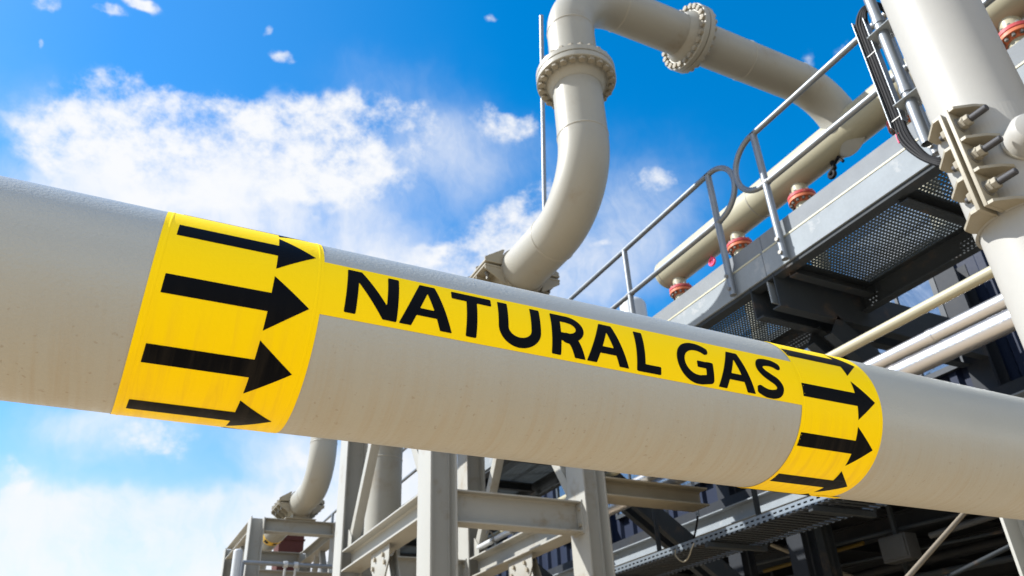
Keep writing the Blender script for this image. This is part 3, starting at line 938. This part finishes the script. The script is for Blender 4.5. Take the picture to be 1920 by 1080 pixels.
for yb in (3.58, 0.35, 6.9, 9.7, 13.0):
    for s in (1, -1):
        yw = yb + s * 0.088
        br = MB()
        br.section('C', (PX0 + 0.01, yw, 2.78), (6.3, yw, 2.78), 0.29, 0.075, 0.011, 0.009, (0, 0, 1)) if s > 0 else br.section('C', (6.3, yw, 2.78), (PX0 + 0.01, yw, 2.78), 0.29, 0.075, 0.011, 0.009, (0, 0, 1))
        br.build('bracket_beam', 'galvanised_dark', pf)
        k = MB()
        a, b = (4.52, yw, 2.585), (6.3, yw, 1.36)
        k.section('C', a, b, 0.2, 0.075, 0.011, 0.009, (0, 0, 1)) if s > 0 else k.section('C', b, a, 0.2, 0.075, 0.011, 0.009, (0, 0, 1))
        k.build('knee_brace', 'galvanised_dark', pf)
    MB().box((PX0 + 0.02, yb - 0.05, 2.7), (PX0 + 0.11, yb - 0.04, 2.93)).build('end_plate', 'galvanised_plate', pf)

# ------------------------------------------------------------------ guardrails
def guardrail(ys, y_end, s, label):
    """posts at ys, closed by a D loop at the first post; s = direction (+Y or -Y) the rail runs away from the loop"""
    x = 3.955
    t = thing('guardrail', (x, ys[0], 2.9), label, 'railing', 'platform guardrails')
    zt, zm = 4.05, 3.57
    y0 = ys[0]
    rr = (zt - zm) / 2
    loop = [V((x, y0 + s * 0.02, zt))] + arc((x, y0 - s * 0.02, zm + rr), (0, 0, 1), (0, -s, 0), rr, 0, PI, 20) + [V((x, y0 - s * 0.0, zm))]
    MB().tube([(x, y_end, zt)] + loop[:2], 0.0235, 20).build('top_rail', 'galvanised', t)
    MB().tube(loop, 0.0235, 20).build('end_loop', 'galvanised', t)
    MB().tube([(x, y0, zm), (x, y_end, zm)], 0.0235, 20).build('mid_rail', 'galvanised', t)
    for y in ys:
        MB().tube([(x, y, 2.9), (x, y, zt - 0.01)], 0.027, 20).build('post', 'galvanised', t)
        for z in (2.95, 3.06):
            MB().hexa((x - 0.026, y, z), (x - 0.042, y, z), 0.016).build('bolt', 'dark_nut', t)
        MB().hollow((x, y - 0.034, zm), (x, y + 0.034, zm), 0.028, 0.023, 20).build('rail_joint', 'galvanised', t)
    return t
guardrail([3.82, 5.06, 6.3, 7.54, 8.78, 10.02, 11.26, 12.5, 13.74, 14.98], 15.6, 1, 'galvanised guardrail section left of the gap, running down to the left')
guardrail([3.27, 2.03, 0.8, -0.45, -1.7], -2.4, -1, 'galvanised guardrail section right of the gap, passing behind the big pipe')

# ------------------------------------------------------------------ big upright pipe with its split collar
BX, BY, BR = 3.3, 1.44, 0.2
bp_ = thing('upright_pipe', (BX, BY, GZ), 'large pale upright pipe at the right edge passing through a bolted collar', 'pipe')
MB().tube([(BX, BY, GZ), (BX, BY, 9.0)], BR, 96).build('pipe_body', 'column_paint', bp_)
sdir = V((-0.62, -0.785, 0)).normalized()
c0 = V((BX, BY, 2.11))
MB().tube([c0, c0 + sdir * 0.3, c0 + sdir * 0.325, c0 + sdir * 0.34], 1, 48, True, [0.085, 0.085, 0.07, 0.03]).build('branch_stub', 'column_paint', bp_)
weld(bp_, c0 + sdir * 0.213, sdir, 0.088)
col = thing('pipe_collar', (BX, BY, 1.83), 'split collar with gussets and three studs around the large upright pipe', 'pipe clamp')
z0, z1 = 1.83, 2.345
for s, nm in ((1, 'half_shell'), (-1, 'half_shell')):
    mb = MB()
    ri, ro = BR + 0.0015, BR + 0.016
    a0, a1 = R(3.6), R(176.4)
    pts = [(math.cos(a0 + (a1 - a0) * i / 36), s * math.sin(a0 + (a1 - a0) * i / 36)) for i in range(37)]
    for i in range(36):
        p, q = pts[i], pts[i + 1]
        mb.prism([(p[0] * ri, p[1] * ri), (p[0] * ro, p[1] * ro), (q[0] * ro, q[1] * ro), (q[0] * ri, q[1] * ri)], (BX, BY, z0), (1, 0, 0), (0, 1, 0), (0, 0, z1 - z0))
    mb.build(nm, 'column_paint', col)
    for sx in (-1, 1):
        xa, xb = BX + sx * (BR + 0.010), BX + sx * (BR + 0.125)
        ya = BY + s * 0.009
        yb = BY + s * 0.025
        MB().box((min(xa, xb), min(ya, yb), z0), (max(xa, xb), max(ya, yb), z1)).build('flange_plate', 'clamp_paint', col, bevel=0.0015)
        for k in range(4):
            z = z0 + 0.001 + (z1 - z0 - 0.016) * k / 3
            a = s * 0.0255
            # gusset: out along the plate edge, then sloping back onto the shell
            po = [(sx * (BR + 0.012), a), (sx * (BR + 0.122), a), (sx * (BR + 0.122), a + s * 0.024), (sx * (BR + 0.05), a + s * 0.075), (sx * (BR * 0.97), s * 0.122), (sx * BR * 0.87, s * 0.112), (sx * BR * 0.99, s * 0.06)]
            if s > 0:
                po = [(sx * (BR + 0.012), a), (sx * (BR + 0.122), a), (sx * (BR + 0.122), a + 0.028), (sx * (BR + 0.035), a + 0.12), (sx * (BR * 0.93), 0.148), (sx * BR * 0.83, 0.14), (sx * BR * 0.98, 0.075)]
            MB().prism(po, (BX, BY, z), (1, 0, 0), (0, 1, 0), (0, 0, 0.014)).build('gusset', 'clamp_paint', col)
for sx in (-1, 1):
    for k in range(3):
        z = z0 + (z1 - z0) * (k + 0.5) / 3 + 0.012
        x = BX + sx * (BR + 0.072)
        pr = [(-0.155, 0.011), (-0.152, 0.0145)] + [(-0.152 + 0.0023 * i, 0.0158 if i % 2 else 0.0142) for i in range(1, 97)] + [(0.072, 0.0145)]
        st = MB().lathe((x, BY, z), (0, 1, 0), pr, 20).build('stud', 'stud_steel', col, angle=70)
        for yy, s_ in ((BY - 0.0252, -1), (BY + 0.0252, 1)):
            MB().hollow((x, yy, z), (x, yy + s_ * 0.005, z), 0.036, 0.0165, 24).build('washer', 'dark_nut', st)
        MB().hexa((x, BY - 0.0305, z), (x, BY - 0.053, z), 0.03, 0.2).build('nut', 'nut_paint', st, bevel=0.0015)
        MB().hexa((x, BY - 0.0535, z), (x, BY - 0.075, z), 0.027, 0.5).build('nut', 'nut_paint', st, bevel=0.0015)
        MB().hexa((x, BY + 0.0305, z), (x, BY + 0.054, z), 0.03, 0.1).build('nut', 'nut_paint', st, bevel=0.0015)

# ------------------------------------------------------------------ conduit, cable channel and cables beside the big pipe
cd_ = thing('conduit', (3.35, 1.743, 2.54), 'galvanised conduit with open lower end beside the large upright pipe', 'conduit')
MB().hollow((3.35, 1.743, 2.54), (3.35, 1.743, 9.0), 0.0295, 0.025, 24).build('tube', 'galvanised', cd_)
for z in (3.42, 2.9):
    MB().hollow((3.35, 1.743, z - 0.02), (3.35, 1.743, z + 0.02), 0.0345, 0.029, 24).build('strap', 'galvanised', cd_)
for z in (3.30, 3.40):
    pass
ch = thing('cable_channel', (3.37, 1.85, 2.76), 'narrow galvanised cable channel standing left of the conduit', 'cable tray')
mb = MB()
mb.box((3.39, 1.815, 2.76), (3.393, 1.888, 3.53))
mb.box((3.345, 1.815, 2.76), (3.3897, 1.818, 3.53)).box((3.345, 1.885, 2.76), (3.3897, 1.888, 3.56))
mb.build('channel', 'tray_plain', ch)
for z in (3.37, 2.865):
    b = thing('strut_bracket', (3.4, 1.75, z), ('upper' if z > 3 else 'lower') + ' strut bracket tying channel and conduit to the large pipe', 'bracket', 'strut brackets')
    MB().section('C', (3.415, 1.9, z), (3.415, 1.6, z), 0.055, 0.055, 0.004, 0.004, (1, 0, 0)).build('strut', 'galvanised', b)
    MB().box((3.30, 1.66, z - 0.034), (3.394, 1.81, z - 0.029)).build('plate', 'galvanised_plate', b)
cb_ = thing('cable_bundle', (3.36, 1.85, 2.5), 'bundle of black cables looping out of the cable channel', 'cables')
for i, dy in enumerate((-0.022, -0.006, 0.010, 0.026)):
    y = 1.85 + dy
    top = 3.56 + 0.012 * i
    pts = [(3.42, 1.70, top - 0.1), (3.40, 1.74, top + 0.0), (3.375, 1.80 + dy * 0.3, top + 0.02), (3.37, 1.835 + dy, top - 0.03), (3.37, y, top - 0.12), (3.37, y, 3.1), (3.372, y, 2.8), (3.365, y - 0.005, 2.68 - 0.006 * i), (3.36, 1.81 + dy * 0.5, 2.565 - 0.01 * i), (3.36, 1.765, 2.475 - 0.012 * i), (3.37, 1.70, 2.41 - 0.012 * i), (3.43, 1.62, 2.375), (3.5, 1.6, 2.3)]
    sm = []
    q = [V(p) for p in pts]
    q = [q[0]] + q + [q[-1]]
    for k in range(1, len(q) - 2):
        for j in range(6):
            t = j / 6
            sm.append(0.5 * ((2 * q[k]) + (-q[k - 1] + q[k + 1]) * t + (2 * q[k - 1] - 5 * q[k] + 4 * q[k + 1] - q[k + 2]) * t * t + (-q[k - 1] + 3 * q[k] - 3 * q[k + 1] + q[k + 2]) * t ** 3))
    MB().tube(sm, 0.0108, 10).build('cable', 'cable_black', cb_)
for z in (3.28, 2.8):
    MB().box((3.358, 1.822, z - 0.002), (3.3605, 1.881, z + 0.002)).build('cable_tie', 'cable_tie', cb_)
tg = MB().box((3.36, 1.868, 2.66), (3.372, 1.888, 2.72)).build('cable_tag', 'tag_pink', bevel=0.004)
tag(tg, 'small pink tag tied at the foot of the cable bundle', 'tag')

# ------------------------------------------------------------------ dark process building behind the platform
bl = thing('process_building', (9.5, 4.5, GZ), 'dark navy process building behind and beneath the platform', 'building')
WX = 6.6
def bpart(name, mb, mat, par=None, bev=0.0):
    return mb.build(name, mat, par or bl, bevel=bev)
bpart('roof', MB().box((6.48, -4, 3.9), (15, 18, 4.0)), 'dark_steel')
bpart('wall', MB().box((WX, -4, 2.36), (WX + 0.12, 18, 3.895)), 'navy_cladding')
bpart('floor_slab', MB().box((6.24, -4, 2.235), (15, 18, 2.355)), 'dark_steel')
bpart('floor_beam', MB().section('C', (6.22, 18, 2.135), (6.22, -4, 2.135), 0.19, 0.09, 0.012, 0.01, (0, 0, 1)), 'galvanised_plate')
for y in (-2.6, -0.1, 2.05, 3.58, 6.0, 6.9, 9.7, 12.0, 15.0, 17.8):
    bpart('column', MB().section('I', (6.42, y, GZ), (6.42, y, 3.6), 0.2, 0.2, 0.014, 0.01, (1, 0, 0)), 'dark_steel')
for i in range(72):
    y = -3.9 + i * 0.3
    bpart('cladding_rib', MB().prism([(0, 0), (-0.045, 0.03), (-0.045, 0.1), (0, 0.13)], (WX - 0.001, y, 2.37), (1, 0, 0), (0, 1, 0), (0, 0, 1.52)), 'navy_cladding')
for y in (-2.0, 0.5, 2.3, 3.9, 5.05, 7.3, 8.6, 10.2):
    f = MB()
    y0, y1, za, zb = y - 0.1, y + 0.75, 2.75, 3.84
    for lo, hi in (((WX - 0.09, y0, za), (WX - 0.047, y0 + 0.05, zb)), ((WX - 0.09, y1 - 0.05, za), (WX - 0.047, y1, zb)), ((WX - 0.09, y0 + 0.05, za), (WX - 0.047, y1 - 0.05, za + 0.05)), ((WX - 0.09, y0 + 0.05, zb - 0.05), (WX - 0.047, y1 - 0.05, zb)), ((WX - 0.085, y0 + 0.05, 3.42), (WX - 0.05, y1 - 0.05, 3.455)), ((WX - 0.085, y0 + 0.42, za + 0.05), (WX - 0.05, y0 + 0.45, 3.42)), ((WX - 0.085, y0 + 0.42, 3.455), (WX - 0.05, y0 + 0.45, zb - 0.05))):
        f.box(lo, hi)
    fr = bpart('window', f, 'window_frame')
    MB().box((WX - 0.07, y0 + 0.04, za + 0.04), (WX - 0.06, y1 - 0.04, zb - 0.04)).build('pane', 'window_glass', fr)
bpart('rear_wall', MB().box((14.5, -4, GZ + 0.01), (14.7, 18, 2.23)), 'near_black')
bpart('side_wall', MB().box((6.6, 17.9, GZ + 0.01), (14.49, 17.99, 2.23)), 'near_black')
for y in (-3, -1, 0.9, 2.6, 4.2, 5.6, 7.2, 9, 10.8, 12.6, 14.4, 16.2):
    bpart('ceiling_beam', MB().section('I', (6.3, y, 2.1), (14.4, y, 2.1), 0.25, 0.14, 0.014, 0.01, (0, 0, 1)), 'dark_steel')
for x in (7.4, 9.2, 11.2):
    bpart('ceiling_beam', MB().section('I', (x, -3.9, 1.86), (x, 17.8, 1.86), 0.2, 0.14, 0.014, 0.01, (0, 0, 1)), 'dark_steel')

# things on the building roof
ms = MB().tube([(6.6, 11.29, 4.0), (6.6, 10.22, 14.03)], 0.045, 16).build('mast', 'galvanised', origin=(6.6, 11.29, 4.0))
tag(ms, 'thin grey mast rising behind the gooseneck pipe', 'mast')
dr = thing('vent_drum', (6.62, 8.45, 4.0), 'pale rounded drum just visible behind the railing post', 'drum')
a8 = [PI / 2 * i / 6 for i in range(7)]
MB().tube([(6.62, 8.45, 4.0), (6.62, 8.45, 5.75)] + [(6.62, 8.45, 5.75 + 0.13 * math.sin(a)) for a in a8[1:]], 1, 36, True, [0.2, 0.2] + [max(0.01, 0.2 * math.cos(a)) for a in a8[1:]]).build('shell', 'white_paint', dr)
MB().hollow((6.62, 8.45, 4.001), (6.62, 8.45, 4.05), 0.24, 0.19, 36).build('base_ring', 'steel_paint', dr)
# small hand wheel hanging under the header, and a black instrument fitting further along
hw = MB()
ring = arc((HX, 6.52, 5.40), (0, 1, 0), (0, 0, 1), 0.05, 0, 2 * PI, 24)
hw.tube(ring, 0.017, 10, False)
hw.tube([(HX, 6.52, 5.352), (HX, 6.52, 5.5)], 0.009, 8)
hw.tube([(HX, 6.47, 5.40), (HX, 6.57, 5.40)], 0.009, 8)
tag(hw.build('hand_wheel', 'tag_pink'), 'small pink hand wheel below the cream header pipe', 'valve wheel')
gl = thing('cable_gland', (HX, 4.42, 5.2), 'small black instrument fitting under the header behind the toe board', 'fitting')
MB().tube([(HX, 4.42, 5.495), (HX, 4.42, 5.40), (HX, 4.5, 5.36)], 0.03, 12).build('stem', 'cable_black', gl)
MB().tube(arc((HX, 4.47, 5.345), (0, 1, 0), (0, 0, 1), 0.036, 0, 2 * PI, 20), 0.024, 10, False).build('coil', 'cable_black', gl)
MB().tube([(HX, 4.44, 5.42), (HX - 0.02, 4.32, 5.47), (HX - 0.02, 4.28, 5.38)], 0.018, 10).build('lead', 'cable_black', gl)

# ------------------------------------------------------------------ lower cable tray
ct = thing('cable_tray', (4.78, 3.5, 1.4), 'perforated galvanised cable tray running below the platform at lower right', 'cable tray')
mb = MB()
mb.box((4.5, -3, 1.41), (4.503, 9.5, 1.475))
mb.box((5.057, -3, 1.41), (5.06, 9.5, 1.475))
mb.build('side_rail', 'tray_sheet', ct)
mb = MB()
for i in range(200):
    y = -3 + i * 0.0625
    mb.box((4.504, y, 1.413), (5.056, y + 0.035, 1.4155))
mb.build('slatted_base', 'galvanised_dark', ct)
for y in (-1.5, 0.5, 2.4, 4.0, 5.15, 6.6, 8.2):
    hg = MB().box((4.46, y, 1.365), (5.10, y + 0.04, 1.405))
    hg.box((5.075, y, 1.406), (5.11, y + 0.035, 2.6))
    hg.build('hanger', 'galvanised_dark', ct)
for k in range(5):
    x = 4.62 + k * 0.08
    MB().tube([(x, -3, 1.436), (x + 0.01, 3, 1.436), (x, 9.5, 1.436)], 0.018, 10).build('cable', 'cable_black', ct)
# hanging drop conduits with a slack cable between them
for j, (px, py) in enumerate(((5.6, 7.05), (5.6, 6.55))):
    hc = MB().tube([(px, py, 1.95 + 0.09 * j), (px, py, 2.62)], 0.018, 12).build('drop_conduit', 'galvanised')
    tag(hc, ('left' if j == 0 else 'right') + ' of two short drop conduits hanging above the cable tray', 'conduit', 'drop conduits')
lp = MB().tube([V((5.6, 7.05, 1.96))] + [V((5.6, 7.05 - 0.5 * t, 1.95 + 0.09 * t - 0.95 * (t * (1 - t)))) for t in [i / 14 for i in range(1, 14)]] + [V((5.6, 6.55, 2.05))], 0.011, 8).build('slack_cable', 'cable_black')
tag(lp, 'slack dark cable drooping between two drop conduits', 'cable')
hk = MB().tube([(4.495, 5.62, 1.44)] + [(4.47, 5.62 - 0.26 * t, 1.42 - 0.42 * t * (1 - t)) for t in [i / 12 for i in range(1, 12)]] + [(4.495, 5.36, 1.44)], 0.006, 8).build('rope_loop', 'clamp_paint')
tag(hk, 'thin tan cord looping below the cable tray rail', 'cord')

# ------------------------------------------------------------------ clutter in the dark undercroft
jb = thing('junction_box', (7.1, 5.4, 1.4), 'grey junction box hanging in the dark undercroft', 'electrical box')
MB().box((6.95, 5.2, 1.42), (7.12, 5.52, 1.66)).build('enclosure', 'grey_box', jb, bevel=0.01)
MB().box((6.935, 5.22, 1.44), (6.949, 5.5, 1.64)).build('lid', 'grey_box', jb, bevel=0.004)
MB().box((7.02, 5.34, 1.66), (7.06, 5.38, 2.2)).build('hanger', 'galvanised_dark', jb)
UN = [('white_tube', (6.9, 4.9, 1.55), (7.0, 3.6, 1.62), 0.03, 'grey_box', 'pale light tube under the dark floor slab', 'tube'),
      ('earth_pipe', (7.2, 7.4, 1.72), (7.2, 5.9, 1.72), 0.022, 'earth_paint', 'yellow pipe in the dark undercroft', 'pipe'),
      ('service_pipe', (7.3, 9.0, 1.4), (7.5, 2.0, 1.25), 0.03, 'galvanised_dark', 'grey service pipe running below the junction box', 'pipe'),
      ('service_pipe', (8.6, 9.5, 1.7), (8.6, 0.5, 1.7), 0.05, 'dark_steel', 'dark service pipe deep in the dark undercroft', 'pipe'),
      ('diagonal_brace', (6.9, 6.9, 1.9), (7.3, 5.6, 1.1), 0.022, 'clamp_paint', 'tan diagonal rod left of the junction box', 'brace'),
      ('diagonal_brace', (6.7, 7.6, 1.6), (6.9, 6.7, 1.0), 0.022, 'clamp_paint', 'tan diagonal rod under the cable tray end', 'brace'),
      ('diagonal_brace', (6.6, 4.0, 1.25), (7.0, 6.2, 0.95), 0.02, 'galvanised_dark', 'grey sloping rod below the junction box', 'brace')]
for nm, a, b, r, mt, lb, ct_ in UN:
    tag(MB().tube([a, b], r, 14).build(nm, mt), lb, ct_)
for i, (a, b, r) in enumerate((((6.7, 8.6, 1.75), (7.6, 1.2, 1.7), 0.018), ((6.9, 8.8, 1.6), (7.9, 1.0, 1.5), 0.014), ((8.2, 9.0, 1.3), (7.6, 2.0, 1.45), 0.02), ((7.5, 7.6, 2.1), (7.5, 7.55, 0.6), 0.02), ((7.9, 4.6, 1.95), (6.6, 4.3, 1.9), 0.016), ((7.0, 6.6, 1.2), (8.2, 4.6, 1.15), 0.018), ((6.8, 3.9, 1.95), (6.85, 3.88, 1.2), 0.016), ((8.4, 6.4, 1.9), (8.4, 6.38, 0.9), 0.03))):
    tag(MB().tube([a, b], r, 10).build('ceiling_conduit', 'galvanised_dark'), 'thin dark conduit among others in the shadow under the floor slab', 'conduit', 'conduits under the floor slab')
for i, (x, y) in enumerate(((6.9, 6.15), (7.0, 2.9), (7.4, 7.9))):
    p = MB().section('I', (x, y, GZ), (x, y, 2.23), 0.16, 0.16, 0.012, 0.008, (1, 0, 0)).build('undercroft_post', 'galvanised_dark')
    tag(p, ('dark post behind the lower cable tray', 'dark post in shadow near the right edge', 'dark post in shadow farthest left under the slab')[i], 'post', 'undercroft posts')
rod = MB().tube([(0.05, 3.0, GZ), (6.2, 3.0, 2.06)], 0.014, 14).build('tie_rod', 'rod_paint', origin=(0.05, 3.0, GZ))
tag(rod, 'thin tan tie rod crossing the dark area at lower right', 'rod')
rc = thing('support_column', (4.05, 2.24, GZ), 'grey green H column at the bottom right corner below the gas pipe', 'column')
MB().section('I', (4.05, 2.26, GZ), (4.05, 2.26, 1.32), 0.26, 0.26, 0.016, 0.012, (0, 1, 0)).build('shaft', 'steel_paint', rc, bevel=0.0015, angle=40)
MB().box((3.88, 2.09, 1.3205), (4.22, 2.43, 1.345)).build('cap_plate', 'steel_paint', rc)
MB().box((3.85, 2.06, GZ + 0.001), (4.25, 2.46, GZ + 0.03)).build('base_plate', 'steel_paint', rc)

# ------------------------------------------------------------------ lower left: things around the far frame
st = thing('red_stack', (4.25, 20.0, GZ), 'brick red square stack far behind the lower left frame', 'stack')
MB().box((3.95, 19.7, GZ), (4.55, 20.3, 4.98)).build('shaft', 'brick_red', st, bevel=0.03)
for z in (4.62, 3.4, 2.2):
    MB().box((3.93, 19.68, z), (4.57, 20.32, z + 0.035)).build('band', 'brick_red', st)
wp = thing('white_standpipe', (1.93, 12.5, GZ), 'white round topped standpipe at the foot of the far frame', 'standpipe')
MB().tube([(1.93, 12.5, GZ), (1.93, 12.5, 2.72)] + [(1.93, 12.5, 2.72 + 0.04 * math.sin(a)) for a in a8[1:]], 1, 28, True, [0.066, 0.066] + [max(0.005, 0.066 * math.cos(a)) for a in a8[1:]]).build('pipe_body', 'white_paint', wp)
gh = thing('galvanised_pipe', (2.7, 12.95, 2.62), 'horizontal galvanised pipe with two clamps across the far frame', 'pipe')
MB().tube([(2.08, 12.9, GZ), (2.08, 12.9, 2.66)], 0.03, 18).build('upright', 'galvanised', gh)
MB().tube([(2.08, 12.9, 2.655), (3.6, 12.9, 2.655)], 0.032, 18).build('pipe_body', 'galvanised', gh)
for x in (2.72, 2.88):
    MB().hollow((x - 0.03, 12.9, 2.655), (x + 0.03, 12.9, 2.655), 0.048, 0.031, 20).tube([(x, 12.9, 2.61), (x, 12.95, 2.45)], 0.02, 10).build('clamp', 'white_paint', gh)
MB().section('I', (2.4, 13.25, 2.53), (3.6, 13.25, 2.53), 0.18, 0.16, 0.012, 0.009, (0, 0, 1)).build('cross_member', 'steel_paint', k2 if False else gh)
yb = thing('label_band', (RX, 15.4, RUNZ - PR), 'yellow and black label band wrapped on the far pipe under the frame', 'pipe label')
MB().hollow((RX, 15.25, RUNZ), (RX, 15.5, RUNZ), PR + 0.0022, PR + 0.0004, 48).build('band', 'band_yellow_tag', yb)
for a in range(8):
    t0 = R(45 * a)
    mb = MB()
    for i in range(4):
        p, q = t0 + R(5 * i), t0 + R(5 * i + 5)
        rr = PR + 0.004
        mb.prism([(rr * math.cos(p), rr * math.sin(p)), (rr * math.cos(q), rr * math.sin(q)), ((rr + .001) * math.cos(q), (rr + .001) * math.sin(q)), ((rr + .001) * math.cos(p), (rr + .001) * math.sin(p))], (RX, 15.3, RUNZ), (1, 0, 0), (0, 0, 1), (0, 0.13, 0))
    mb.build('arrow', 'label_black', yb)
